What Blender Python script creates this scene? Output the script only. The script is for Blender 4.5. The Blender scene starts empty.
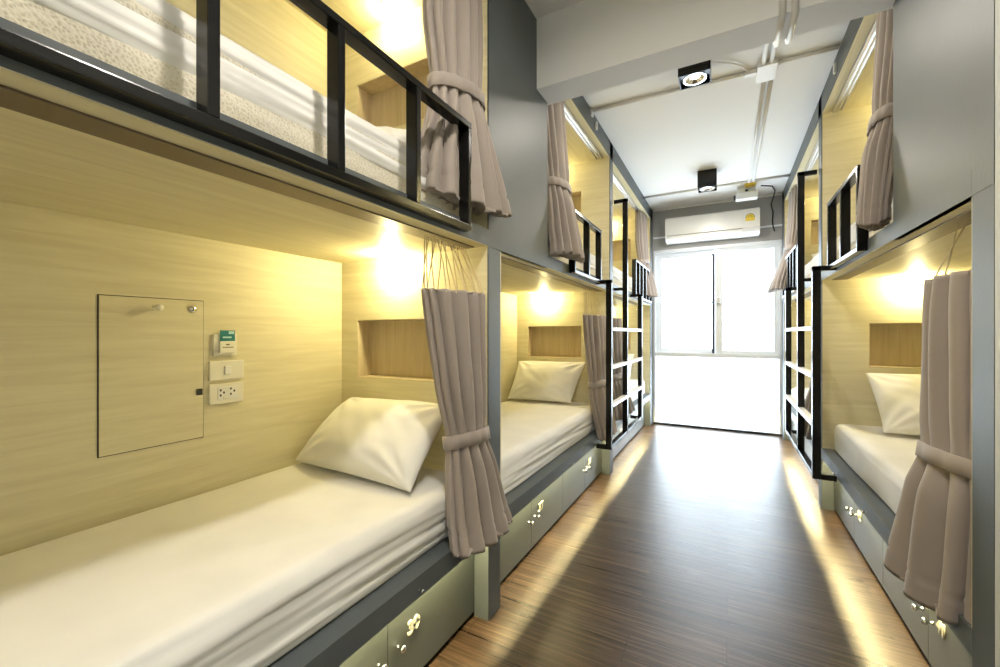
import bpy, bmesh, math, random
from mathutils import Vector, Matrix, noise
random.seed(7)
C = bpy.context.scene.collection
sc = bpy.context.scene
LF, RF = -0.873, 0.567          # corridor faces of the left and right bunk rows

# ------------------------------------------------------------------ materials
def new_mat(name):
    m = bpy.data.materials.new(name); m.use_nodes = True
    nt = m.node_tree
    return m, nt, nt.nodes['Principled BSDF']
def plain(name, col, rough=0.5, metal=0.0, spec=0.5, coat=0.0, bump=0.0, bscale=200):
    m, nt, b = new_mat(name)
    b.inputs['Base Color'].default_value = (*col, 1); b.inputs['Roughness'].default_value = rough
    b.inputs['Metallic'].default_value = metal; b.inputs['Specular IOR Level'].default_value = spec
    b.inputs['Coat Weight'].default_value = coat
    if bump:
        tc = nt.nodes.new('ShaderNodeTexCoord'); n = nt.nodes.new('ShaderNodeTexNoise'); n.inputs['Scale'].default_value = bscale
        bp = nt.nodes.new('ShaderNodeBump'); bp.inputs['Strength'].default_value = bump; bp.inputs['Distance'].default_value = 0.002
        nt.links.new(tc.outputs['Object'], n.inputs['Vector']); nt.links.new(n.outputs['Fac'], bp.inputs['Height'])
        nt.links.new(bp.outputs['Normal'], b.inputs['Normal'])
    return m
def ramp(nt, stops):
    r = nt.nodes.new('ShaderNodeValToRGB'); e = r.color_ramp.elements
    while len(e) < len(stops): e.new(0.5)
    for i, (p, c) in enumerate(stops): e[i].position = p; e[i].color = (*c, 1)
    return r
def wood_mat(name, a, bcol, scale, rough=0.55):
    m, nt, b = new_mat(name)
    tc = nt.nodes.new('ShaderNodeTexCoord'); mp = nt.nodes.new('ShaderNodeMapping'); mp.inputs['Scale'].default_value = scale
    n = nt.nodes.new('ShaderNodeTexNoise'); n.inputs['Scale'].default_value = 1; n.inputs['Detail'].default_value = 6; n.inputs['Roughness'].default_value = 0.6; n.inputs['Distortion'].default_value = 0.6
    r = ramp(nt, [(0.32, a), (0.68, bcol)])
    L = nt.links.new
    L(tc.outputs['Object'], mp.inputs['Vector']); L(mp.outputs['Vector'], n.inputs['Vector']); L(n.outputs['Fac'], r.inputs['Fac']); L(r.outputs['Color'], b.inputs['Base Color'])
    b.inputs['Roughness'].default_value = rough
    return m
M = {}
W1, W2 = (0.63, 0.57, 0.37), (0.74, 0.69, 0.48)
M['wood'] = wood_mat('maple_laminate', W1, W2, (2.2, 2.2, 38))
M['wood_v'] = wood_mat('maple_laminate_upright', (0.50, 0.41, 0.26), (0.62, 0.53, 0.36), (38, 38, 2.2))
M['wood_y'] = wood_mat('maple_laminate_flat', W1, W2, (38, 2.2, 38))
def grey_paint():
    m, nt, b = new_mat('grey_satin_paint')
    tc = nt.nodes.new('ShaderNodeTexCoord'); n = nt.nodes.new('ShaderNodeTexNoise'); n.inputs['Scale'].default_value = 3; n.inputs['Detail'].default_value = 4
    r = ramp(nt, [(0.3, (0.088, 0.102, 0.110)), (0.7, (0.100, 0.115, 0.124))]); L = nt.links.new
    L(tc.outputs['Object'], n.inputs['Vector']); L(n.outputs['Fac'], r.inputs['Fac']); L(r.outputs['Color'], b.inputs['Base Color'])
    n2 = nt.nodes.new('ShaderNodeTexNoise'); n2.inputs['Scale'].default_value = 60
    bp = nt.nodes.new('ShaderNodeBump'); bp.inputs['Strength'].default_value = 0.08; bp.inputs['Distance'].default_value = 0.004
    L(tc.outputs['Object'], n2.inputs['Vector']); L(n2.outputs['Fac'], bp.inputs['Height']); L(bp.outputs['Normal'], b.inputs['Normal'])
    b.inputs['Roughness'].default_value = 0.48
    return m
M['grey'] = grey_paint()
M['drawer'] = plain('grey_drawer_laminate', (0.115, 0.132, 0.132), 0.3)
M['black'] = plain('gloss_black_steel', (0.006, 0.006, 0.006), 0.22, spec=0.35)
M['white'] = plain('white_emulsion', (0.88, 0.88, 0.87), 0.75, bump=0.05)
M['offwhite'] = plain('pale_wall_paint', (0.66, 0.68, 0.66), 0.7, bump=0.05)
M['backwall'] = plain('grey_wall_paint', (0.40, 0.40, 0.40), 0.7, bump=0.05)
M['rung'] = plain('white_enamel', (0.88, 0.88, 0.88), 0.3)
M['steel'] = plain('polished_steel', (0.85, 0.85, 0.82), 0.16, metal=1)
M['track'] = plain('bronze_track', (0.16, 0.12, 0.08), 0.45, metal=0.3)
M['alu'] = plain('aluminium_track', (0.75, 0.75, 0.75), 0.3, metal=0.9)
M['plastic'] = plain('ivory_plastic', (0.82, 0.80, 0.70), 0.35)
M['acwhite'] = plain('white_abs', (0.82, 0.82, 0.80), 0.3)
M['dark'] = plain('dark_slot', (0.012, 0.012, 0.012), 0.6)
M['teal'] = plain('teal_card', (0.01, 0.17, 0.20), 0.4)
M['tealink'] = plain('pale_print', (0.45, 0.70, 0.70), 0.5)
M['yellow'] = plain('yellow_label', (0.85, 0.62, 0.06), 0.5)
M['ink'] = plain('label_ink', (0.12, 0.10, 0.05), 0.6)
M['pvc'] = plain('white_pvc_pipe', (0.84, 0.83, 0.80), 0.4)
M['cord'] = plain('elastic_cord', (0.62, 0.52, 0.32), 0.7)
M['numeral'] = plain('cream_numeral', (0.90, 0.88, 0.72), 0.35)
M['alframe'] = plain('pale_window_frame', (0.86, 0.90, 0.95), 0.3)
M['darkseal'] = plain('dark_window_seal', (0.02, 0.03, 0.06), 0.4)
def fabric(name, a, scale=900, bump=0.25, rough=0.9, sheen=0.2):
    m, nt, b = new_mat(name)
    b.inputs['Roughness'].default_value = rough; b.inputs['Sheen Weight'].default_value = sheen
    tc = nt.nodes.new('ShaderNodeTexCoord'); n = nt.nodes.new('ShaderNodeTexNoise'); n.inputs['Scale'].default_value = scale; n.inputs['Detail'].default_value = 2
    n2 = nt.nodes.new('ShaderNodeTexNoise'); n2.inputs['Scale'].default_value = 6
    r = ramp(nt, [(0.3, tuple(x*0.93 for x in a)), (0.7, a)]); L = nt.links.new
    bp = nt.nodes.new('ShaderNodeBump'); bp.inputs['Strength'].default_value = bump; bp.inputs['Distance'].default_value = 0.0006
    L(tc.outputs['Object'], n.inputs['Vector']); L(tc.outputs['Object'], n2.inputs['Vector']); L(n2.outputs['Fac'], r.inputs['Fac']); L(r.outputs['Color'], b.inputs['Base Color'])
    L(n.outputs['Fac'], bp.inputs['Height']); L(bp.outputs['Normal'], b.inputs['Normal'])
    return m
M['curtain'] = fabric('taupe_curtain_cloth', (0.375, 0.322, 0.285))
M['sheet'] = fabric('white_cotton_sheet', (0.83, 0.82, 0.79), bump=0.15)
M['pillow'] = fabric('white_pillowcase', (0.86, 0.85, 0.80), bump=0.15)
def ticking():
    m, nt, b = new_mat('mattress_knit')
    tc = nt.nodes.new('ShaderNodeTexCoord'); v = nt.nodes.new('ShaderNodeTexVoronoi'); v.inputs['Scale'].default_value = 170
    r = ramp(nt, [(0.1, (0.52, 0.47, 0.36)), (0.5, (0.70, 0.66, 0.55))]); L = nt.links.new
    bp = nt.nodes.new('ShaderNodeBump'); bp.inputs['Strength'].default_value = 0.5; bp.inputs['Distance'].default_value = 0.003
    L(tc.outputs['Object'], v.inputs['Vector']); L(v.outputs['Distance'], r.inputs['Fac']); L(r.outputs['Color'], b.inputs['Base Color']); L(v.outputs['Distance'], bp.inputs['Height']); L(bp.outputs['Normal'], b.inputs['Normal'])
    b.inputs['Roughness'].default_value = 0.9
    return m
M['ticking'] = ticking()
def floor_mat():
    m, nt, b = new_mat('dark_plank_flooring'); L = nt.links.new
    tc = nt.nodes.new('ShaderNodeTexCoord')
    br = nt.nodes.new('ShaderNodeTexBrick')
    br.inputs['Scale'].default_value = 1; br.inputs['Brick Width'].default_value = 0.92; br.inputs['Row Height'].default_value = 0.155
    br.inputs['Mortar Size'].default_value = 0.002; br.inputs['Mortar Smooth'].default_value = 0.2; br.offset = 0.37
    br.inputs['Color1'].default_value = (0.25, 0.25, 0.25, 1); br.inputs['Color2'].default_value = (0.8, 0.8, 0.8, 1); br.inputs['Mortar'].default_value = (0, 0, 0, 1)
    mp = nt.nodes.new('ShaderNodeMapping'); mp.inputs['Scale'].default_value = (2.2, 90, 1)
    n = nt.nodes.new('ShaderNodeTexNoise'); n.inputs['Scale'].default_value = 1; n.inputs['Detail'].default_value = 7; n.inputs['Roughness'].default_value = 0.68; n.inputs['Distortion'].default_value = 0.4
    r = ramp(nt, [(0.34, (0.020, 0.012, 0.007)), (0.52, (0.080, 0.048, 0.028)), (0.70, (0.20, 0.13, 0.078))])
    L(tc.outputs['Object'], br.inputs['Vector']); L(tc.outputs['Object'], mp.inputs['Vector'])
    off = nt.nodes.new('ShaderNodeVectorMath'); off.operation = 'ADD'
    L(mp.outputs['Vector'], off.inputs[0]); L(br.outputs['Color'], off.inputs[1]); L(off.outputs[0], n.inputs['Vector'])
    L(n.outputs['Fac'], r.inputs['Fac'])
    mx = nt.nodes.new('ShaderNodeMix'); mx.data_type = 'RGBA'; mx.blend_type = 'MULTIPLY'; mx.inputs[0].default_value = 0.5
    L(r.outputs['Color'], mx.inputs[6]); L(br.outputs['Color'], mx.inputs[7]); L(mx.outputs[2], b.inputs['Base Color'])
    rr = nt.nodes.new('ShaderNodeMapRange'); rr.inputs['To Min'].default_value = 0.2; rr.inputs['To Max'].default_value = 0.40
    L(n.outputs['Fac'], rr.inputs['Value']); L(rr.outputs['Result'], b.inputs['Roughness'])
    bp = nt.nodes.new('ShaderNodeBump'); bp.inputs['Strength'].default_value = 0.4; bp.inputs['Distance'].default_value = 0.0025
    b.inputs['Specular IOR Level'].default_value = 0.36
    ad = nt.nodes.new('ShaderNodeMath'); ad.operation = 'SUBTRACT'; L(n.outputs['Fac'], ad.inputs[0]); L(br.outputs['Fac'], ad.inputs[1])
    L(ad.outputs[0], bp.inputs['Height']); L(bp.outputs['Normal'], b.inputs['Normal'])
    return m
M['floor'] = floor_mat()
def glass(name, translucent):
    m, nt, b = new_mat(name); L = nt.links.new; out = nt.nodes['Material Output']; nt.nodes.remove(b)
    g = nt.nodes.new('ShaderNodeBsdfGlossy'); g.inputs['Roughness'].default_value = 0.05
    t = nt.nodes.new('ShaderNodeBsdfTranslucent' if translucent else 'ShaderNodeBsdfTransparent')
    t.inputs['Color'].default_value = (0.93, 0.96, 0.97, 1)
    mx = nt.nodes.new('ShaderNodeMixShader'); mx.inputs[0].default_value = 0.06
    L(t.outputs[0], mx.inputs[1]); L(g.outputs[0], mx.inputs[2]); L(mx.outputs[0], out.inputs['Surface'])
    return m
M['glass'] = glass('clear_glass', False); M['frost'] = glass('frosted_white_glass', True)
def emit(name, col, s):
    m, nt, b = new_mat(name); b.inputs['Base Color'].default_value = (*col, 1)
    b.inputs['Emission Color'].default_value = (*col, 1); b.inputs['Emission Strength'].default_value = s
    return m
M['bulb'] = emit('warm_lamp_glass', (1, 0.90, 0.62), 22); M['led'] = emit('led_lens', (1, 0.97, 0.9), 9)
M['dim'] = emit('reflector_lens', (0.95, 0.97, 1.0), 1.3)

# ------------------------------------------------------------------ mesh helpers
def link(name, me, mat, parent=None, loc=None):
    o = bpy.data.objects.new(name, me); C.objects.link(o)
    if mat is not None and not me.materials: me.materials.append(M[mat] if isinstance(mat, str) else mat)
    if parent is not None:
        o.parent = parent; o.matrix_parent_inverse = Matrix.Translation(-parent.location) if parent.type == 'EMPTY' else Matrix.Identity(4)
    if loc is not None: o.location = loc
    return o
def tag(o, label=None, cat=None, group=None, kind=None):
    for k, v in (('label', label), ('category', cat), ('group', group), ('kind', kind)):
        if v: o[k] = v
    return o
def thing(name, label, cat, loc, group=None):
    o = bpy.data.objects.new(name, None); C.objects.link(o); o.location = loc; o.empty_display_size = 0.05
    return tag(o, label, cat, group)
def add_box(bm, x0, x1, y0, y1, z0, z1, bev=0.0):
    x0, x1 = min(x0, x1), max(x0, x1); y0, y1 = min(y0, y1), max(y0, y1); z0, z1 = min(z0, z1), max(z0, z1)
    t = bmesh.new()
    bmesh.ops.create_cube(t, size=1)
    for v in t.verts:
        v.co = ((x0+x1)/2 + v.co.x*(x1-x0), (y0+y1)/2 + v.co.y*(y1-y0), (z0+z1)/2 + v.co.z*(z1-z0))
    if bev: bmesh.ops.bevel(t, geom=t.edges[:], offset=bev, segments=2, affect='EDGES', profile=0.6)
    me = bpy.data.meshes.new('t'); t.to_mesh(me); t.free(); bm.from_mesh(me); bpy.data.meshes.remove(me)
def add_tube(bm, pts, r, seg=12, cap=True):
    pts = [Vector(p) for p in pts]; rings = []
    for i, p in enumerate(pts):
        d = (pts[min(i+1, len(pts)-1)] - pts[max(i-1, 0)]).normalized()
        a = Vector((0, 0, 1)) if abs(d.z) < 0.9 else Vector((1, 0, 0))
        u = d.cross(a).normalized(); w = d.cross(u)
        rad = r[i] if isinstance(r, (list, tuple)) else r
        rings.append([bm.verts.new(p + (u*math.cos(2*math.pi*k/seg) + w*math.sin(2*math.pi*k/seg))*rad) for k in range(seg)])
    for a, b in zip(rings, rings[1:]):
        for k in range(seg): bm.faces.new((a[k], a[(k+1) % seg], b[(k+1) % seg], b[k]))
    if cap: bm.faces.new(rings[0][::-1]); bm.faces.new(rings[-1])
def finish(bm, smooth=False):
    bmesh.ops.recalc_face_normals(bm, faces=bm.faces[:])
    me = bpy.data.meshes.new('m'); bm.to_mesh(me); bm.free()
    if smooth:
        for p in me.polygons: p.use_smooth = True
    return me
def boxes(name, mat, parent, *bs, bev=0.002, smooth=False):
    bm = bmesh.new()
    for b in bs: add_box(bm, *b, bev=bev)
    me = finish(bm); me.name = name
    return link(name, me, mat, parent)
def tube(name, mat, parent, pts, r, seg=14):
    bm = bmesh.new(); add_tube(bm, pts, r, seg); return link(name, finish(bm, seg > 8), mat, parent)
def shade_sharp(o, ang=40):
    for p in o.data.polygons: p.use_smooth = True
    o.data.set_sharp_from_angle(angle=math.radians(ang))

# ------------------------------------------------------------------ the room shell
def struct(name, mat, *bs, bev=0.0):
    o = boxes(name, mat, None, *bs, bev=bev); o['kind'] = 'structure'; return o
YB, YF, CH = 5.85, -2.4, 2.84
struct('floor', 'floor', (-1.85, 1.55, YF, YB + 0.05, -0.1, 0))
struct('ceiling', 'white', (-1.85, 1.55, YF, YB + 0.2, CH, CH + 0.1))
struct('wall_left', 'offwhite', (-1.90, -1.78, YF, YB + 0.2, 0, CH))
struct('wall_right', 'offwhite', (1.475, 1.60, YF, YB + 0.2, 0, CH))
struct('wall_near', 'offwhite', (-1.78, 1.475, YF - 0.1, YF, 0, CH))
struct('wall_near_right', 'offwhite', (RF, 1.475, YF, 1.452, 0, CH))
struct('wall_near_left', 'offwhite', (-1.78, LF, YF, -0.62, 0, CH))
struct('ceiling_beam', 'white', (-1.78, 1.475, 2.0, 2.172, 2.475, CH))
struct('wall_back', 'backwall', (-1.78, -0.86, YB, YB + 0.15, 0, CH), (0.565, 1.475, YB, YB + 0.15, 0, CH), (-0.86, 0.565, YB, YB + 0.15, 2.30, CH))
tr = struct('trim_1', 'alframe', (-0.86, 0.565, YB - 0.018, YB, 2.455, 2.475))
struct('trim_2', 'pvc', (-0.86, 0.565, YB - 0.02, YB, CH - 0.02, CH))
# the window: a frosted panel under two sliding sashes
win = thing('window_1', 'tall window over a frosted white panel at the end of the corridor', 'window', (-0.15, YB, 0)); win['kind'] = 'structure'
boxes('window_frame', 'alframe', win, (-0.86, -0.835, YB, YB + 0.09, 0, 2.30), (0.54, 0.565, YB, YB + 0.09, 0, 2.30), (-0.835, 0.54, YB, YB + 0.09, 2.26, 2.30), (-0.835, 0.54, YB, YB + 0.09, 0.90, 0.95))
boxes('window_threshold', 'dark', win, (-0.86, 0.565, YB - 0.01, YB + 0.09, 0, 0.022))
boxes('frosted_panel', 'frost', win, (-0.835, 0.54, YB + 0.03, YB + 0.036, 0.022, 0.90), bev=0)
s = boxes('left_sash', 'alframe', win, (-0.835, -0.765, YB + 0.05, YB + 0.075, 0.95, 2.26), (-0.165, -0.125, YB + 0.05, YB + 0.075, 0.95, 2.26), (-0.765, -0.165, YB + 0.05, YB + 0.075, 0.95, 1.0), (-0.765, -0.165, YB + 0.05, YB + 0.075, 2.19, 2.26), (-0.765, -0.165, YB + 0.06, YB + 0.066, 1.585, 1.60))
boxes('left_pane', 'glass', s, (-0.765, -0.165, YB + 0.061, YB + 0.065, 1.0, 2.19), bev=0)
boxes('sash_seal', 'darkseal', s, (-0.166, -0.140, YB + 0.038, YB + 0.05, 0.935, 2.20))
s2 = boxes('right_sash', 'alframe', win, (-0.125, -0.050, YB + 0.02, YB + 0.045, 0.95, 2.26), (0.49, 0.54, YB + 0.02, YB + 0.045, 0.95, 2.26), (-0.05, 0.49, YB + 0.02, YB + 0.045, 0.95, 0.99), (-0.05, 0.49, YB + 0.02, YB + 0.045, 2.21, 2.26))
boxes('right_pane', 'glass', s2, (-0.05, 0.49, YB + 0.03, YB + 0.034, 0.99, 2.21), bev=0)
boxes('sash_latch', 'alu', s2, (-0.115, -0.07, YB - 0.012, YB + 0.02, 1.57, 1.66), bev=0.006)

# ------------------------------------------------------------------ bunks
def numeral(text, side, y, z, d, parent):
    cu = bpy.data.curves.new('n', 'FONT'); cu.body = text; cu.size = 0.062; cu.extrude = 0.003; cu.align_x = 'CENTER'; cu.align_y = 'CENTER'; cu.offset = 0.0016
    tmp = bpy.data.objects.new('n', cu); C.objects.link(tmp)
    me = bpy.data.meshes.new_from_object(tmp.evaluated_get(bpy.context.evaluated_depsgraph_get()))
    bpy.data.objects.remove(tmp)
    X = (LF - d) if side < 0 else (RF + d)
    rot = Matrix(((0, 0, 1), (1, 0, 0), (0, 1, 0))) if side < 0 else Matrix(((0, 0, -1), (-1, 0, 0), (0, 1, 0)))
    me.transform(Matrix.Translation((X - side*0.004, y, z)) @ rot.to_4x4())
    me.name = 'locker_number'; me.materials.clear()
    return link('locker_number', me, 'numeral', parent)
def knob(parent, side, y, z, d, s=1.0, name='knob', mat='steel'):
    X = (LF - d) if side < 0 else (RF + d); q = -side
    bm = bmesh.new(); prof = [(0, .007), (.002, .007), (.006, .0045), (.014, .0045), (.018, .010), (.026, .0115), (.030, .009), (.031, .003)]
    add_tube(bm, [(X + q*a*s, y, z) for a, r in prof], [r*s for a, r in prof], 16)
    return link(name, finish(bm, True), mat, parent)

def make_bunk(side, y0, yh, label, front0=None, rail=None, numbers=(), hatch=False, end=None, near_post=False):
    """side -1 left row, +1 right row; y0 foot end, yh head panel; front0: grey panel closes the upper opening up to there"""
    F = LF if side < 0 else RF
    def X(d): return F + side*d
    y1 = end if end else yh + 0.105
    B = 0.877; zt = 1.563
    t = thing('bunk_bed', label, 'bunk bed', (X(0.45), (y0+y1)/2, 0), 'built-in bunk beds along the corridor')
    def bx(name, mat, *bs, parent=t, bev=0.0015):
        return boxes(name, mat, parent, *[(X(a), X(b), c, d, e, f) for a, b, c, d, e, f in bs], bev=bev)
    # carcass
    bx('back_panel', 'wood', (B, B+.02, y0, y1, 0.02, zt), bev=0)
    bx('back_panel', 'wood', (B, B+.02, y0, y1, zt+.06, 2.70), bev=0)
    n0, n1 = .25, .765
    for a, b, na, nb in ((.36, zt, .98, 1.268), (zt+.06, 2.70, 2.18, 2.452)):
        bx('head_panel', 'wood', (.005, n0, yh, yh+.03, a, b), (n1, B, yh, yh+.03, a, b), (n0, n1, yh, yh+.03, a, na), (n0, n1, yh, yh+.03, nb, b), bev=0)
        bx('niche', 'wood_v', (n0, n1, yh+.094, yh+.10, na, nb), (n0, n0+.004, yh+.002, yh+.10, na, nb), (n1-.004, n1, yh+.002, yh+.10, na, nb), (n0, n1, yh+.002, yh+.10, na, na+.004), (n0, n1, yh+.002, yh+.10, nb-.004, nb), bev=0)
        bx('foot_panel', 'wood', (.005, B, y0, y0+.015, a, b), bev=0)
    bx('post', 'grey', (0, .07, yh+.001, y1, 0, zt), bev=0.002)
    if near_post: bx('post', 'grey', (0, .07, y0-.105, y0, 0, CH), (.07, B, y0-.105, y0-.02, 0, CH), bev=0.002)
    bx('post', 'grey', (0, .07, yh+.001, y1, zt, CH-.002), bev=0.0)
    # base: L-shaped bed rail with an LED strip behind its lip, lockers below
    bx('bed_rail', 'grey', (0, .016, y0, yh, .347, .418), (.0155, .085, y0, yh, .404, .418), bev=0.0)
    bx('bed_platform', 'wood_y', (.085, B, y0, yh, .395, .416), bev=0)
    bx('led_strip', 'led', (.030, .042, y0+.05, yh-.05, .4015, .4035), bev=0)
    bx('plinth', 'dark', (.085, .10, y0, yh, 0, .02), bev=0)
    n = 4; w = (yh-y0)/n
    for k in range(n):
        d = bx('locker_door', 'drawer', (.07, .088, y0+k*w+.0015, y0+(k+1)*w-.0015, .02, .385), bev=0.001)
        ky = y0+(k+1)*w-.042 if k % 2 == 0 else y0+k*w+.045
        knob(d, side, ky, .18, .07, 1.0)
        lead = (k % 2 == 1) if side < 0 else (k % 2 == 0)
        if numbers and lead:
            i = k//2
            if i < len(numbers) and numbers[i]:
                numeral(numbers[i], side, ky + (.075 if side < 0 else -.075), .205, .07, d)
    lk = knob(t, side, y0+(yh-y0)*.475, .372, 0, .6, 'lock')
    lk = knob(t, side, yh-.445, .372, 0, .6, 'lock')
    # slab between the two berths
    bx('upper_platform', 'wood_y', (.0003, B, y0, yh, zt, zt+.06), bev=0)
    bx('fascia', 'grey', (-.001, .004, y0, y1, zt+.003, zt+.070), (0.003, .02, y0, yh, zt+.06, zt+.070), bev=0.0)
    bx('curtain_track', 'track', (.055, .135, y0+.03, yh-.02, zt-.005, zt), bev=0.001)
    # upper berth top
    bx('upper_ceiling', 'wood_y', (.004, B, y0, y1, 2.70, 2.722), bev=0)
    bx('header', 'grey', (0, .018, y0, y1, 2.703, CH-.001), bev=0)
    bx('curtain_track', 'alu', (.055, .062, y0+.05, yh-.02, 2.682, 2.70), (.078, .085, y0+.05, yh-.02, 2.682, 2.70), (.10, .107, y0+.05, yh-.02, 2.682, 2.70), (.055, .107, y0+.05, yh-.02, 2.694, 2.70), bev=0.001)
    if front0:
        bx('front_panel', 'grey', (-.0008, .02, y0-.105, front0, zt, CH-.002), bev=0.0)
    if rail:
        ra, rb, nb = rail
        g = bx('guard_rail', 'black', (-.04, -.001, ra, rb, 1.580, 1.602), bev=0.003)
        bx('top_rail', 'black', (-.04, .004, ra, rb, 1.958, 1.980), parent=g, bev=0.003)
        for k in range(nb):
            yy = ra + (rb-ra-.022)*k/(nb-1)
            bx('guard_bar', 'black', (-.0395, .0035, yy, yy+.022, 1.602, 1.958), parent=g, bev=0.003)
    if hatch:
        Xb = X(B)
        d = boxes('hatch_door', 'wood', t, (Xb, Xb+.004, .5505, .8495, .808, 1.322), bev=0.0008)
        boxes('hatch_gap', 'dark', t, (Xb, Xb+.0015, .547, .5505, .806, 1.3245), (Xb, Xb+.0015, .8495, .8515, .806, 1.3245), (Xb, Xb+.0015, .547, .8515, .8055, .808), (Xb, Xb+.0015, .547, .8515, 1.322, 1.3245), bev=0)
        bm = bmesh.new(); pr = [(0, .010), (.003, .010), (.004, .007), (.022, .007), (.024, .011), (.034, .011), (.036, .009)]
        add_tube(bm, [(Xb+.004+a, .699, 1.289) for a, r in pr], [r for a, r in pr], 18)
        link('hatch_knob', finish(bm, True), 'plastic', d)
        bm = bmesh.new(); pr = [(0, .013), (.004, .013), (.006, .010), (.0065, .0095)]
        add_tube(bm, [(Xb+.004+a, .813, 1.291) for a, r in pr], [r for a, r in pr], 20)
        lo = link('hatch_lock', finish(bm, True), 'steel', d)
        boxes('keyhole', 'dark', d, (Xb+.0102, Xb+.0112, .8115, .8145, 1.284, 1.298), bev=0)
        boxes('hatch_latch', 'dark', d, (Xb+.004, Xb+.007, .826, .846, .968, .992), bev=0.001)
    return t
bunks = dict(
 L1=make_bunk(-1, -0.55, 1.5, 'nearest bunk on the left side, with a square wall hatch inside and locker number 39', rail=(-.17, 1.31, 6), numbers=('', '39'), hatch=True),
 L2=make_bunk(-1, 1.606, 3.55, 'second left bunk, with a tall grey panel under the ceiling beam', front0=2.15, rail=(2.51, 3.14, 3), numbers=('37', '36')),
 L3=make_bunk(-1, 3.656, 5.68, 'last bunk on the left side, ending beside the bright window', rail=(4.5, 5.55, 6), numbers=('35', '34'), end=5.849),
 R1=make_bunk(1, 1.56, 3.55, 'nearest bunk on the right side, with a tied curtain at its near post', front0=2.15, rail=(2.48, 3.14, 3), numbers=('41', '42'), near_post=True),
 R2=make_bunk(1, 3.656, 5.68, 'last bunk on the right side, ending beside the bright window', rail=(4.4, 5.45, 6), numbers=('43', '44'), end=5.849),
)

# ------------------------------------------------------------------ ladders
def make_ladder(side, ys, label):
    F = LF if side < 0 else RF
    def X(d): return F - side*d
    t = thing('bunk_ladder', label, 'ladder', (X(.09), ys[1], .33), 'black bunk ladders')
    o0, o1 = .075, .118
    for i, y in enumerate(ys):
        top = 2.37 if i == 1 else 1.603
        bs = [(X(o0), X(o1), y-.015, y+.015, .33, top)]
        bs.append((X(0.001), X(o1), y-.015, y+.015, top-.03, top))
        if i == 1: bs.append((X(0.001), X(o0), y-.012, y+.012, 1.575, 1.60))
        else: bs.append((X(0.001), X(o0), y-.015, y+.015, .33, .362))
        boxes('ladder_post', 'black', t, *bs, bev=0.004)
    boxes('bottom_rail', 'black', t, (X(o0+.003), X(o1-.003), ys[0], ys[2], .331, .360), bev=0.003)
    for z in (.655, .945, 1.232):
        boxes('rung', 'rung', t, (X(o0+.004), X(o1+.003), ys[0]+.012, ys[2]+.012, z-.013, z+.013), bev=0.004)
    return t
make_ladder(-1, (3.135, 3.70, 4.40), 'black ladder with white rungs standing against the left row of bunks')
make_ladder(1, (3.10, 3.70, 4.40), 'black ladder with white rungs standing against the right row of bunks')

# ------------------------------------------------------------------ bedding
def nz(x, y, z=0.0): return noise.noise(Vector((x, y, z)))
def mattress_mesh(xa, xb, y0, y1, z0, z1, front, wr=1.0, seed=0, rad=.045, hem=0.0):
    """rounded slab; front=+1 when its corridor side is at xb; wrinkles pulled along that side"""
    prof = []
    hw, hz = (xb-xa)/2, (z1-z0)/2
    def arc(cx, cz, a0, a1, r, n):
        for k in range(n+1):
            a = a0+(a1-a0)*k/n; prof.append((cx+r*math.cos(a), cz+r*math.sin(a)))
    rb = .018
    arc(hw-rad, hz-rad, 0, math.pi/2, rad, 7)
    for k in range(1, 24): prof.append((hw-rad-(2*hw-2*rad)*k/24, hz))
    arc(-hw+rad, hz-rad, math.pi/2, math.pi, rad, 7)
    arc(-hw+rb, -hz+rb, math.pi, 1.5*math.pi, rb, 3)
    arc(hw-rb, -hz+rb, -math.pi/2, 0, rb, 3)
    m = 14
    for k in range(1, m): prof.append((hw, -hz+rb+(2*hz-rad-rb)*k/m))
    N = 150; L = y1-y0; cx, cz = (xa+xb)/2, (z0+z1)/2
    bm = bmesh.new(); rings = []
    for i in range(N+1):
        t = i/N
        e = min(t, 1-t)*L; s = 0.0 if e >= rad else rad-math.sqrt(max(0, rad*rad-(rad-e)**2))
        y = y0+L*t; ring = []
        for (px, pz) in prof:
            x = px*(1-s/hw*0.9); z = pz if pz < 0 else pz-s*0.9*(pz/hz)
            sidew = max(0, (abs(px)-hw+.06)/.06)
            d = 0.0
            if sidew > 0 and abs(px) > hw-.06:
                q = pz/hz
                d = wr*(.011*nz(y*1.7+q*.9+seed, q*3.1, 1)+.0075*nz(y*1.1+q*1.2, q*7.5+y*1.6, 5+seed))*min(1, sidew)
            top = pz > hz-.02
            if top: z += wr*(.006*nz(x*3+seed, y*1.2, 2)+.003*nz(x*9+y*3, y*3, 3+seed))
            ring.append(bm.verts.new((cx+x+(front*d if px*front > 0 else 0), y, cz+z)))
        rings.append(ring)
    n = len(prof)
    for a, b in zip(rings, rings[1:]):
        for k in range(n): bm.faces.new((a[k], a[(k+1) % n], b[(k+1) % n], b[k]))
    bm.faces.new(rings[0][::-1]); bm.faces.new(rings[-1])
    return finish(bm, True)
def bed(side, y0, yh, z0, z1, label, group, wr, seed, sheet_from=None):
    d0, d1 = .062, .872
    a, b = (LF-d1, LF-d0) if side < 0 else (RF+d0, RF+d1)
    t = thing('mattress', label, 'mattress', ((a+b)/2, (y0+yh)/2, z0), group)
    if sheet_from:
        link('mattress_core', mattress_mesh(a, b, y0+.02, yh-.005, z0, z1-.01, -side, .35, seed, .04), 'ticking', t)
        link('fitted_sheet', mattress_mesh(a-.004, b+.004, y0+.016, yh-.003, sheet_from, z1, -side, .8, seed+3, .045), 'sheet', t)
    else:
        link('fitted_sheet', mattress_mesh(a, b, y0+.02, yh-.003, z0, z1, -side, wr, seed, .05), 'sheet', t)
    return t
ZL, ZU = .418, 1.624
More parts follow.
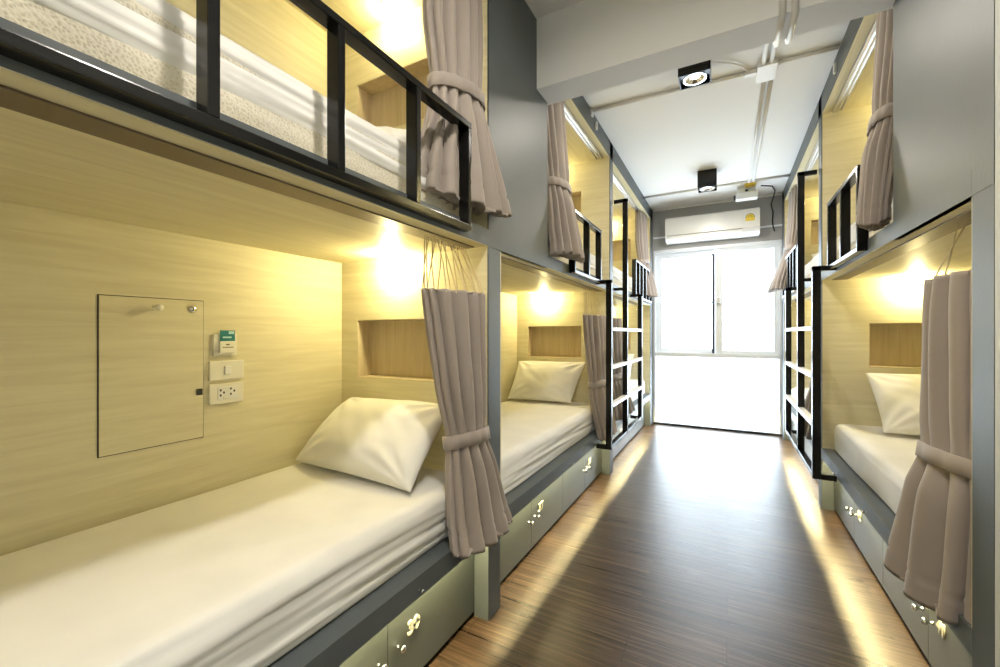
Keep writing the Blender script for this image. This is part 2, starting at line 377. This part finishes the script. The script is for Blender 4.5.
bed(-1, -.53, 1.5, ZL, .608, 'white sheeted mattress on the lower berth beside the wall hatch', 'mattresses on the lower berths', 1.0, 1)
bed(-1, 1.625, 3.55, ZL, .605, 'white sheeted mattress on the second left lower berth, between two tied curtains', 'mattresses on the lower berths', .8, 2)
bed(-1, 3.675, 5.68, ZL, .605, 'white sheeted mattress seen behind the ladder of the left row, lower berth', 'mattresses on the lower berths', .6, 3)
bed(1, 1.58, 3.55, ZL, .605, 'white sheeted mattress on the right lower berth behind the big tied curtain', 'mattresses on the lower berths', .8, 4)
bed(1, 3.675, 5.68, ZL, .605, 'white sheeted mattress seen behind the ladder of the right row, lower berth', 'mattresses on the lower berths', .6, 5)
bed(-1, -.53, 1.5, ZU+.005, 1.845, 'mattress with patterned side and white sheet behind the large black guard rail', 'mattresses on the upper berths', .6, 6, 1.705)
bed(-1, 1.64, 3.55, ZU+.005, 1.845, 'mattress on the upper berth behind the short guard rail of the left row', 'mattresses on the upper berths', .5, 7, 1.705)
bed(-1, 3.675, 5.68, ZU+.005, 1.845, 'mattress on the upper berth at the window end of the left row', 'mattresses on the upper berths', .5, 8, 1.705)
bed(1, 1.60, 3.55, ZU+.005, 1.845, 'mattress on the upper berth behind the short guard rail of the right row', 'mattresses on the upper berths', .5, 9, 1.705)
bed(1, 3.675, 5.68, ZU+.005, 1.845, 'mattress on the upper berth at the window end of the right row', 'mattresses on the upper berths', .5, 10, 1.705)

def pillow(bl, br, tl, tr, puff, label, seed=0):
    bl, br, tl, tr = map(Vector, (bl, br, tl, tr)); N = 44
    nrm = (br-bl).cross(tl-bl).normalized()
    bm = bmesh.new()
    def pt(u, v, s):
        # edges sag inward between the corners
        uu = u*2-1; vv = v*2-1
        uu2 = uu*(1-.035*(1-vv*vv)); vv2 = vv*(1-.05*(1-uu*uu))
        U, V = (uu2+1)/2, (vv2+1)/2
        p = (bl*(1-U)+br*U)*(1-V)+(tl*(1-U)+tr*U)*V
        h = puff*(max(0, (1-abs(uu)**2.3))*max(0, (1-abs(vv)**2.3)))**.52
        h *= 1+.10*nz(u*2.2+seed, v*2.2, 4)
        edge = max(abs(uu), abs(vv))
        w = (.011*nz(u*4+seed, v*3+seed, 2)+.006*nz(u*9+v*5, v*4, 7+seed)) * (1-edge**4)
        # radiating corner creases
        for cu, cv in ((0, 0), (1, 0), (0, 1), (1, 1)):
            du, dv = u-cu, v-cv; rr = math.hypot(du, dv)+1e-4
            if rr < .42: w += .006*math.sin(math.atan2(dv, du)*13+seed+cu*2+cv)*math.sin(math.pi*rr/.42)
        return p+nrm*s*(h+(w if h > .004 else 0))
    f = [[bm.verts.new(pt(i/N, j/N, 1)) for j in range(N+1)] for i in range(N+1)]
    g = [[f[i][j] if i in (0, N) or j in (0, N) else bm.verts.new(pt(i/N, j/N, -.72)) for j in range(N+1)] for i in range(N+1)]
    for i in range(N):
        for j in range(N):
            bm.faces.new((f[i][j], f[i+1][j], f[i+1][j+1], f[i][j+1]))
            bm.faces.new((g[i][j], g[i][j+1], g[i+1][j+1], g[i+1][j]))
    me = finish(bm, True); c = (bl+br)/2
    o = link('pillow', me, 'pillow'); me.transform(Matrix.Translation(-c)); o.location = c
    sub = o.modifiers.new('s', 'SUBSURF'); sub.levels = 1; sub.render_levels = 1
    return tag(o, label, 'pillow', 'white pillows')
pillow((-1.715, 1.20, .625), (-1.00, 1.165, .622), (-1.64, 1.462, .885), (-1.03, 1.462, .895), .105, 'large white pillow propped on the lower berth beside the wall hatch', 0)
pillow((-1.70, 3.25, .625), (-1.13, 3.30, .622), (-1.715, 3.51, .945), (-1.06, 3.51, .955), .085, 'white pillow propped on the second left lower berth under its niche', 3)
pillow((.79, 3.17, .625), (1.36, 3.17, .625), (.785, 3.51, .945), (1.37, 3.51, .94), .095, 'white pillow propped behind the big tied curtain of the right lower berth', 6)
pillow((-1.69, 5.36, .625), (-1.06, 5.36, .625), (-1.69, 5.64, .93), (-1.06, 5.64, .93), .09, 'white pillow at the window end of the left row, lower berth', 9)
pillow((.80, 5.36, .625), (1.38, 5.36, .625), (.80, 5.64, .93), (1.38, 5.64, .93), .09, 'white pillow at the window end of the right row, lower berth', 12)
pillow((-1.66, 1.08, 1.865), (-1.03, 1.08, 1.865), (-1.65, 1.43, 2.02), (-1.04, 1.43, 2.02), .085, 'white pillow lying on the upper berth behind the large guard rail', 15)
pillow((.80, 5.30, 1.865), (1.38, 5.30, 1.865), (.80, 5.62, 2.06), (1.38, 5.62, 2.06), .09, 'white pillow on the upper berth at the window end of the right row', 18)

# ------------------------------------------------------------------ curtains
def curtain(rows, tie_z, label, folds=9, seed=0, cords=None, amp=(.38, .42), hem=.07):
    """rows: (z, x_a, y_a, x_b, y_b, half thickness) from top to bottom: a gathered bundle between points a and b"""
    NT, NZ = 336, 80
    zs = [r[0] for r in rows]; ztop, zbot = zs[0], zs[-1]
    def at(z):
        for r0, r1 in zip(rows, rows[1:]):
            if z >= r1[0]-1e-9:
                f = (r0[0]-z)/(r0[0]-r1[0]); 
                return [a+(b-a)*f for a, b in zip(r0[1:], r1[1:])]
        return list(rows[-1][1:])
    def sm(z):
        acc = [0]*5; W = 0
        for k in range(-3, 4):
            w = 4-abs(k); zz = min(ztop, max(zbot, z+k*.018)); v = at(zz); W += w
            acc = [a+w*b for a, b in zip(acc, v)]
        return [a/W for a in acc]
    def point(th, z, extra=0.0, pleat=1.0):
        xa, ya, xb, yb, r = sm(z)
        t = (ztop-z)/(ztop-zbot)
        c = Vector(((xa+xb)/2, (ya+yb)/2, 0)); ax = Vector(((xb-xa)/2, (yb-ya)/2, 0)); n = Vector((ax.y, -ax.x, 0)).normalized()
        ph = th*round(folds*1.45) + 1.9*nz(math.cos(th)*1.3+seed, math.sin(th)*1.3, z*.9) + seed
        g = max(0.0, 1-abs(z-tie_z)/.10)
        k = (amp[0] if z > tie_z else amp[1]) * (1-.55*g)
        s = 2*abs(math.sin(ph/2))**.85-1.25
        fold = s*k + .12*nz(math.cos(th)*2.4+seed*3, math.sin(th)*2.4, z*4)*(1-g)
        rr = r*(1+pleat*fold*1.1)+extra
        la = ax.length*(1+pleat*fold*.16)+extra
        p = c+ax.normalized()*la*math.cos(th)+n*rr*math.sin(th)
        hz_ = 0.0
        if abs(z-(zbot+hem)) < .006: p = c+(p-c)*.96
        # uneven lower edge
        zz = z + t**8*(.010*math.sin(th*2+seed)+.004*s)
        return Vector((p.x, p.y, zz))
    bm = bmesh.new(); rings = []
    for j in range(NZ+1):
        z = ztop+(zbot-ztop)*j/NZ
        rings.append([bm.verts.new(point(2*math.pi*k/NT, z)) for k in range(NT)])
    # turn the cloth edges inwards at top and bottom so the folds read as cloth with depth
    def inset(ring, f, dz):
        c = sum((v.co for v in ring), Vector())/len(ring)
        return [bm.verts.new(c+(v.co-c)*f+Vector((0, 0, dz))) for v in ring]
    rings.insert(0, inset(rings[0], .90, -.004)); rings.insert(0, inset(rings[0], .5, -.006)); rings.append(inset(rings[-1], .93, .004)); rings.append(inset(rings[-1], .5, .012))
    for a, b in zip(rings, rings[1:]):
        for k in range(NT): bm.faces.new((a[k], a[(k+1) % NT], b[(k+1) % NT], b[k]))
    bm.faces.new(rings[0][::-1]); bm.faces.new(rings[-1])
    me = finish(bm, True); base = Vector((rows[-1][1], rows[-1][2], zbot))
    o = link('curtain', me, 'curtain'); tag(o, label, 'curtain', 'taupe tied curtains')
    # tieback: a smooth band round the waist
    bm = bmesh.new(); T = []
    for (dz, ex) in ((.026, .004), (.024, .008), (-.024, .008), (-.026, .004)):
        ring = []
        for k in range(72):
            th = 2*math.pi*k/72
            p = point(th, tie_z+dz*.8, ex+.006, .25); p.z = tie_z+dz+.012*math.sin(th+.6); ring.append(bm.verts.new(p))
        T.append(ring)
    for a, b in zip(T, T[1:]):
        for k in range(72): bm.faces.new((a[k], a[(k+1) % 72], b[(k+1) % 72], b[k]))
    for k in range(72): bm.faces.new((T[-1][k], T[-1][(k+1) % 72], T[0][(k+1) % 72], T[0][k]))
    link('tieback', finish(bm, True), 'curtain', o)
    if cords:
        (ya, yb, x, zc, n) = cords
        xa, y_a, xb, y_b, r = sm(ztop)
        for k in range(n):
            f = (k+.5)/n; th = math.pi*(1-f); q = point(th if k % 2 else -th, ztop-.002)
            p0 = Vector((x, ya+(yb-ya)*f+random.uniform(-.012, .012), zc))
            mid = p0.lerp(q, .5)+Vector((random.uniform(-.006, .006), random.uniform(-.008, .008), 0))
            tube('curtain_cord', 'cord', o, [p0, p0.lerp(mid, .5), mid, mid.lerp(q, .5), q - Vector((0, 0, .01))], .0022, 6)
    return o
curtain([(1.362, -.955, 1.175, -.885, 1.475, .040), (1.30, -.955, 1.19, -.885, 1.475, .045), (.98, -.945, 1.25, -.88, 1.475, .045), (.80, -.935, 1.30, -.875, 1.462, .045), (.70, -.92, 1.285, -.86, 1.50, .052), (.50, -.88, 1.24, -.845, 1.565, .050), (.40, -.845, 1.22, -.82, 1.59, .048)],
        .79, 'full length taupe curtain hanging on cords beside the pillow of the nearest left lower berth', 9, 1, (1.19, 1.46, -.962, 1.556, 17))
curtain([(2.685, -.955, 1.19, -.905, 1.48, .04), (2.35, -.955, 1.19, -.895, 1.475, .045), (2.13, -.945, 1.22, -.89, 1.455, .045), (2.02, -.94, 1.20, -.872, 1.475, .05), (1.80, -.955, 1.14, -.835, 1.54, .058), (1.69, -.958, 1.12, -.825, 1.585, .062)],
        2.125, 'taupe curtain tied back behind and past the end of the large black guard rail', 9, 2.4)
curtain([(2.685, -.955, 2.20, -.94, 2.55, .04), (2.4, -.94, 2.22, -.925, 2.56, .045), (2.09, -.915, 2.25, -.90, 2.54, .045), (1.98, -.895, 2.23, -.875, 2.535, .05), (1.65, -.85, 2.20, -.795, 2.52, .05)],
        2.085, 'taupe curtain tied beside the tall grey panel under the ceiling beam', 8, 4.1)
curtain([(1.345, -.955, 3.10, -.90, 3.47, .04), (1.2, -.95, 3.12, -.90, 3.47, .045), (.81, -.93, 3.19, -.89, 3.46, .045), (.70, -.92, 3.18, -.88, 3.48, .05), (.39, -.845, 3.15, -.825, 3.48, .048)],
        .80, 'taupe curtain hanging behind the near post of the left ladder', 8, 5.2, (3.10, 3.45, -.962, 1.556, 12))
curtain([(1.345, -.96, 3.76, -.92, 4.12, .04), (1.2, -.955, 3.77, -.92, 4.12, .045), (.81, -.94, 3.82, -.91, 4.10, .045), (.70, -.92, 3.80, -.89, 4.15, .05), (.43, -.87, 3.76, -.835, 4.36, .045)],
        .80, 'taupe curtain hanging in the last left lower berth between the ladder posts', 8, 6.0, (3.76, 4.10, -.962, 1.556, 10))
curtain([(2.685, -.955, 5.20, -.93, 5.62, .04), (2.3, -.95, 5.22, -.92, 5.62, .045), (2.08, -.93, 5.26, -.90, 5.58, .045), (1.9, -.90, 5.24, -.85, 5.62, .05), (1.66, -.86, 5.22, -.80, 5.66, .05)],
        2.08, 'taupe curtain spilling over the guard rail at the window end of the left row', 8, 7.0)
curtain([(1.375, .612, 1.93, .600, 1.60, .038), (1.3, .612, 1.93, .600, 1.60, .042), (1.0, .605, 1.93, .60, 1.60, .042), (.83, .592, 1.90, .598, 1.60, .04), (.72, .575, 1.92, .598, 1.58, .05), (.5, .540, 1.97, .597, 1.595, .05), (.385, .525, 1.99, .592, 1.595, .052)],
        .822, 'big taupe curtain tied at the near post of the right lower berth', 6, 8.3, (1.92, 1.66, RF+.09, 1.556, 4), amp=(.42, .52))
curtain([(2.685, .625, 2.46, .62, 2.20, .036), (2.4, .615, 2.46, .61, 2.20, .04), (2.10, .59, 2.42, .59, 2.22, .036), (1.98, .572, 2.45, .57, 2.21, .042), (1.72, .53, 2.34, .54, 2.19, .038), (1.645, .528, 2.32, .538, 2.19, .038)],
        2.09, 'taupe curtain tied beside the grey panel of the right upper berth', 8, 9.7)
curtain([(1.345, .65, 4.12, .62, 3.76, .04), (1.2, .645, 4.12, .62, 3.77, .045), (.81, .63, 4.10, .61, 3.80, .045), (.70, .61, 4.15, .60, 3.78, .05), (.43, .555, 4.36, .535, 3.76, .045)],
        .80, 'taupe curtain hanging in the last right lower berth behind the ladder', 8, 10.5, (4.10, 3.76, RF+.09, 1.556, 10))
curtain([(2.685, .64, 5.60, .62, 5.10, .04), (2.3, .63, 5.60, .61, 5.12, .045), (2.08, .60, 5.56, .59, 5.16, .045), (1.9, .54, 5.60, .55, 5.14, .05), (1.70, .44, 5.60, .50, 5.14, .05), (1.66, .43, 5.60, .50, 5.14, .05)],
        2.08, 'taupe curtain spilling over the guard rail at the window end of the right row', 8, 11.6)

# ------------------------------------------------------------------ wall plates beside the hatch
XW = LF-.877
p = thing('key_card_switch', 'ivory key card holder with a teal card on the bunk wall', 'switch', (XW, .925, 1.155))
boxes('face_plate', 'plastic', p, (XW, XW+.012, .882, .970, 1.112, 1.198), bev=0.003)
h = boxes('card_pocket', 'plastic', p, (XW+.012, XW+.024, .899, .956, 1.122, 1.170), bev=0.003)
boxes('pocket_print', 'ink', h, (XW+.024, XW+.0243, .921, .934, 1.154, 1.159), (XW+.024, XW+.0243, .908, .948, 1.144, 1.147), bev=0)
cd = boxes('key_card', 'teal', p, (XW+.015, XW+.0175, .903, .958, 1.15, 1.212), bev=0)
boxes('card_print', 'tealink', cd, (XW+.0175, XW+.0178, .912, .945, 1.182, 1.188), (XW+.0175, XW+.0178, .934, .955, 1.198, 1.209), bev=0)
p = thing('light_switch', 'ivory wall plate with a single rocker switch below the key card holder', 'switch', (XW, .932, 1.054))
boxes('face_plate', 'plastic', p, (XW, XW+.012, .868, .997, 1.018, 1.092), bev=0.003)
boxes('rocker', 'acwhite', p, (XW+.012, XW+.018, .920, .944, 1.038, 1.072), bev=0.003)
p = thing('power_socket', 'ivory double power socket, lowest plate on the bunk wall', 'socket', (XW, .932, .965))
boxes('face_plate', 'plastic', p, (XW, XW+.012, .868, .995, .925, 1.003), bev=0.003)
q = boxes('socket_insert', 'acwhite', p, (XW+.012, XW+.0145, .896, .972, .940, .990), bev=0.001)
bm = bmesh.new()
for (y, z) in ((.906, .978), (.906, .958), (.918, .968), (.944, .981), (.944, .960), (.957, .971)):
    add_box(bm, XW+.0145, XW+.0148, y-.003, y+.003, z-.004, z+.004)
link('pin_holes', finish(bm), 'dark', q)
boxes('socket_shutter', 'plastic', q, (XW+.0145, XW+.0165, .916, .942, .944, .950), bev=0.001)

# ------------------------------------------------------------------ lamps in the berths
def light(name, kind, loc, energy, col, **kw):
    d = bpy.data.lights.new(name, kind); d.energy = energy; d.color = col
    for k, v in kw.items():
        if k not in ('rot',): setattr(d, k, v)
    o = bpy.data.objects.new(name, d); C.objects.link(o); o.location = loc
    if 'rot' in kw: o.rotation_euler = kw['rot']
    return o
WARM = (1.0, 0.85, 0.42)
def berth_lamp(x, yh, ztop, label, e):
    t = thing('berth_lamp', label, 'lamp', (x, yh-.075, ztop), 'warm lamps over the pillows')
    bm = bmesh.new(); pr = [(0, .034), (-.003, .034), (-.004, .031)]
    add_tube(bm, [(x, yh-.075, ztop+a) for a, r in pr], [r for a, r in pr], 24); link('lamp_ring', finish(bm, True), 'acwhite', t)
    bm = bmesh.new(); pr = [(-.0035, .030), (-.010, .027), (-.013, .015)]
    add_tube(bm, [(x, yh-.075, ztop+a) for a, r in pr], [r for a, r in pr], 24); link('lamp_lens', finish(bm, True), 'bulb', t)
    l = light('lamp_glow', 'POINT', (0, .012, -.042), e, WARM, shadow_soft_size=.02); l.parent = t
    return t
E0 = 13
berth_lamp(-1.355, 1.5, 1.563, 'glowing lamp above the pillow on the nearest left lower berth', E0)
berth_lamp(-1.355, 1.5, 2.70, 'glowing lamp at the head of the upper berth behind the large guard rail', 6.5)
berth_lamp(-1.45, 3.55, 1.563, 'glowing lamp above the pillow on the second left lower berth', E0)
berth_lamp(-1.45, 3.55, 2.70, 'glowing lamp in the upper berth under the ceiling beam on the left', E0)
berth_lamp(-1.45, 5.68, 1.563, 'lamp of the lower berth at the window end of the left row', E0)
berth_lamp(-1.45, 5.68, 2.70, 'lamp of the upper berth at the window end of the left row', E0)
berth_lamp(1.03, 3.55, 1.563, 'glowing lamp above the pillow behind the big curtain on the right', E0)
berth_lamp(1.10, 3.55, 2.70, 'glowing lamp in the upper berth of the nearest right bunk', E0)
berth_lamp(1.10, 5.68, 1.563, 'lamp of the lower berth at the window end of the right row', E0)
berth_lamp(1.10, 5.68, 2.70, 'lamp of the upper berth at the window end of the right row', E0)
# LED strips under the bed rails (real strips behind the lip of each rail)
for side, a, b, key in ((-1, -.55, 1.5, 'L1'), (-1, 1.606, 3.55, 'L2'), (-1, 3.656, 5.68, 'L3'), (1, 1.56, 3.55, 'R1'), (1, 3.656, 5.68, 'R2')):
    x = (LF-.036) if side < 0 else (RF+.036)
    l = light('led_strip_light', 'AREA', (x, (a+b)/2, .400), 30.0, (1.0, .84, .40), shape='RECTANGLE', size=.012, size_y=b-a-.1, rot=(0, side*math.radians(30), 0))
    l.parent = bunks[key]; l.matrix_parent_inverse = Matrix.Translation(-bunks[key].location)

# ------------------------------------------------------------------ ceiling fittings
def ceiling_light(x0, x1, y0, y1, z0, label, e, lens='led'):
    cx, cy = (x0+x1)/2, (y0+y1)/2
    t = thing('ceiling_light', label, 'ceiling light', (cx, cy, CH), 'black boxed ceiling lights')
    boxes('housing', 'black', t, (x0, x1, y0, y0+.006, z0, CH), (x0, x1, y1-.006, y1, z0, CH), (x0, x0+.006, y0, y1, z0, CH), (x1-.006, x1, y0, y1, z0, CH), (x0, x1, y0, y1, z0+.03, z0+.034), bev=0.001)
    r = min(x1-x0, y1-y0)/2-.012
    bm = bmesh.new(); n = 32
    for (r0, z_0, r1, z_1) in ((r, z0+.004, r*.82, z0+.004), (r*.82, z0+.004, r*.42, z0+.022)):
        a = [bm.verts.new((cx+r0*math.cos(2*math.pi*k/n), cy+r0*math.sin(2*math.pi*k/n), z_0)) for k in range(n)]
        b = [bm.verts.new((cx+r1*math.cos(2*math.pi*k/n), cy+r1*math.sin(2*math.pi*k/n), z_1)) for k in range(n)]
        for k in range(n): bm.faces.new((a[k], a[(k+1) % n], b[(k+1) % n], b[k]))
    link('reflector', finish(bm, True), 'steel', t)
    bm = bmesh.new(); bmesh.ops.create_circle(bm, cap_ends=True, segments=32, radius=r*.44, matrix=Matrix.Translation((cx, cy, z0+.02)))
    link('bulb', finish(bm), lens, t)
    l = light('ceiling_light_beam', 'AREA', (0, 0, z0-CH-.005), e, (1.0, .93, .82), shape='DISK', size=.12); l.parent = t
    return t
EC = 20
ceiling_light(-.260, -.085, 2.72, 2.875, 2.745, 'black boxed ceiling light with a round reflector, just beyond the beam', EC*.7)
ceiling_light(-.262, -.090, 4.65, 4.82, 2.668, 'tall black boxed ceiling light in front of the air conditioner', EC)
ceiling_light(-.24, -.07, .55, .72, 2.745, 'unseen fill light added above the nearest bunk, boxed like the ceiling lights', EC*1.05)  # fill added above the view to brighten the near beds
ceiling_light(-.24, -.07, -1.2, -1.03, 2.745, 'unseen fill light added at the near end of the corridor, in a black box', EC*1.1)  # fill added behind the camera, housed like the visible fittings
cond = thing('cable_conduit', 'white conduit run along the ceiling crossing the beam, with a square junction box', 'conduit', (.21, 3.05, CH))
for dx in (-.016, .022): tube('conduit_pipe', 'pvc', cond, [(.225+dx, 5.2, CH-.012), (.225+dx, 3.14, CH-.012)], .0125)
for dx in (-.022, .02): tube('conduit_pipe', 'pvc', cond, [(.215+dx, 2.96, CH-.015), (.215+dx, 2.19, CH-.015), (.215+dx, 2.19, 2.47), (.215+dx, 1.985, 2.46), (.215+dx, 1.985, CH-.015), (.215+dx, -.5, CH-.015)], .0125)
boxes('junction_box', 'pvc', cond, (.162, .268, 2.955, 3.145, CH-.034, CH), bev=.004)
t = thing('cable_conduit', 'white conduit running crosswise along the ceiling just beyond the black boxed light', 'conduit', (-.15, 3.0, CH))
tube('conduit_pipe', 'pvc', t, [(-.862, 3.0, CH-.012), (.16, 3.03, CH-.012)], .0115); tube('conduit_pipe', 'pvc', t, [(.268, 3.0, CH-.012), (.56, 3.0, CH-.012)], .0115)
boxes('pipe_clip', 'pvc', t, (.10, .162, 3.01, 3.05, CH-.03, CH), bev=.003); boxes('pipe_clip', 'pvc', t, (-.876, -.86, 2.98, 3.02, CH-.05, CH), bev=.003)
tube('lamp_lead', 'pvc', t, [(-.085, 2.80, CH-.012), (0, 2.85, CH-.012), (.08, 2.93, CH-.012), (.12, 3.02, CH-.012)], .006, 8)
t = thing('cable_conduit', 'white conduit running crosswise along the ceiling near the window wall', 'conduit', (-.15, 5.2, CH))
tube('conduit_pipe', 'pvc', t, [(-.872, 5.22, CH-.012), (.565, 5.19, CH-.012)], .0115)
for sx, F, lab in ((-1, LF, 'small white clip on the left grey header below the crosswise conduit'), (1, RF, 'small white clip on the right grey header below the crosswise conduit')):
    o = boxes('wall_clip', 'pvc', None, (F-sx*.0, F-sx*.014, 3.10, 3.125, 2.74, 2.80), bev=.003); tag(o, lab, 'clip', 'white wall clips')
t = thing('wireless_unit', 'white box on a yellow topped bracket hanging from the ceiling above the air conditioner', 'electrical box', (.19, 5.35, CH))
boxes('bracket', 'acwhite', t, (.10, .28, 5.36, 5.372, 2.70, CH-.0), bev=.001)
boxes('yellow_block', 'yellow', t, (.17, .27, 5.26, 5.33, CH-.03, CH), bev=.004)
boxes('unit_body', 'acwhite', t, (.085, .295, 5.30, 5.42, 2.685, 2.75), (.28, .305, 5.33, 5.40, 2.75, 2.768), bev=.006)
boxes('cable_gland', 'dark', t, (.065, .086, 5.33, 5.39, 2.69, 2.74), bev=.006)
boxes('unit_label', 'dark', t, (.175, .205, 5.352, 5.36, 2.775, 2.795), bev=0)
pts = [(.33, 5.42, CH-.006), (.44, 5.50, CH-.006), (.475, 5.60, CH-.03), (.47, 5.75, 2.77), (.455, 5.832, 2.72), (.475, 5.835, 2.62), (.468, 5.835, 2.52), (.478, 5.828, 2.44), (.49, 5.826, 2.40)]
o = tube('power_cable', 'dark', None, pts, .0065, 10); tag(o, 'thin black cable dangling down the wall beside the air conditioner', 'cable')

# ------------------------------------------------------------------ air conditioner
ac = thing('wall_mounted_air_conditioner', 'white wall mounted air conditioner with a yellow label above the window', 'air conditioner', (-.17, YB, 2.36))
bm = bmesh.new()
prof = [(YB, 2.665), (YB-.16, 2.668), (YB-.19, 2.655), (YB-.205, 2.62), (YB-.205, 2.44), (YB-.19, 2.40), (YB-.14, 2.37), (YB, 2.36)]
for x in (-.69, .335): [bm.verts.new((x, y, z)) for y, z in prof]
bm.verts.ensure_lookup_table(); n = len(prof)
bm.faces.new(bm.verts[:n]); bm.faces.new(bm.verts[n:])
for k in range(n): bm.faces.new((bm.verts[k], bm.verts[(k+1) % n], bm.verts[n+(k+1) % n], bm.verts[n+k]))
bmesh.ops.recalc_face_normals(bm, faces=bm.faces[:])
bmesh.ops.bevel(bm, geom=bm.edges[:], offset=.006, segments=2, affect='EDGES')
o = link('ac_body', finish(bm), 'acwhite', ac); shade_sharp(o, 50)
boxes('front_cover', 'acwhite', ac, (-.682, .16, YB-.211, YB-.204, 2.435, 2.645), bev=.003)
boxes('front_cover', 'acwhite', ac, (.164, .328, YB-.211, YB-.204, 2.435, 2.645), bev=.003)
boxes('air_flap', 'rung', ac, (-.66, .155, YB-.202, YB-.188, 2.393, 2.428), bev=.003)
boxes('flap_slot', 'dark', ac, (-.67, .16, YB-.205, YB-.202, 2.429, 2.4325), bev=0)
e = boxes('energy_label', 'acwhite', ac, (.185, .287, YB-.2125, YB-.211, 2.475, 2.632), bev=0)
bm = bmesh.new(); n = 24; cx, cz = .236, 2.548
def yv(x, z): return bm.verts.new((x, YB-.2130, z))
r = .046; A = [yv(cx+r*math.cos(math.pi*k/n), cz+r*math.sin(math.pi*k/n)) for k in range(n+1)]
bm.faces.new(A+[yv(cx-r, cz-.04), yv(cx+r, cz-.04)])
lb = link('label_dome', finish(bm), 'yellow', e)
bm = bmesh.new()
for k in range(11):
    a = math.pi*(k+.1)/11; b_ = math.pi*(k+.8)/11
    bm.faces.new([bm.verts.new((cx+rr*math.cos(q), YB-.2136, cz+rr*math.sin(q))) for rr, q in ((.047, a), (.047, b_), (.039, b_), (.039, a))])
for k in range(12):
    a = math.pi*k/12; b_ = math.pi*(k+1)/12
    bm.faces.new([bm.verts.new((cx+rr*math.cos(q), YB-.2136, cz+rr*math.sin(q))) for rr, q in ((.023, a), (.023, b_), (.018, b_), (.018, a))])
link('label_dial', finish(bm), 'ink', e)

# ------------------------------------------------------------------ light from outside, camera, colour
w = bpy.data.worlds.new('overcast'); sc.world = w; w.use_nodes = True
bg = w.node_tree.nodes['Background']; bg.inputs['Color'].default_value = (.84, .92, 1.0, 1); bg.inputs['Strength'].default_value = 12.5
pl = light('window_portal', 'AREA', (-.15, YB+.2, 1.2), 1, (1, 1, 1), shape='RECTANGLE', size=1.5, size_y=2.4, rot=(-math.pi/2, 0, 0))
pl.data.cycles.is_portal = True
cam = bpy.data.cameras.new('camera'); co = bpy.data.objects.new('camera', cam); C.objects.link(co)
cam.sensor_width = 36; cam.lens = 416.5/1000*36; cam.clip_start = .02
co.location = (0, 0, 1.2); co.rotation_euler = (math.pi/2, 0, math.atan2(227, 416.5))
sc.camera = co
sc.view_settings.view_transform = 'Standard'; sc.view_settings.look = 'None'; sc.view_settings.exposure = 0.0
sc.cycles.max_bounces = 10; sc.cycles.diffuse_bounces = 6; sc.cycles.sample_clamp_indirect = 6; sc.cycles.use_denoising = True
sc.cycles.caustics_reflective = False; sc.cycles.caustics_refractive = False
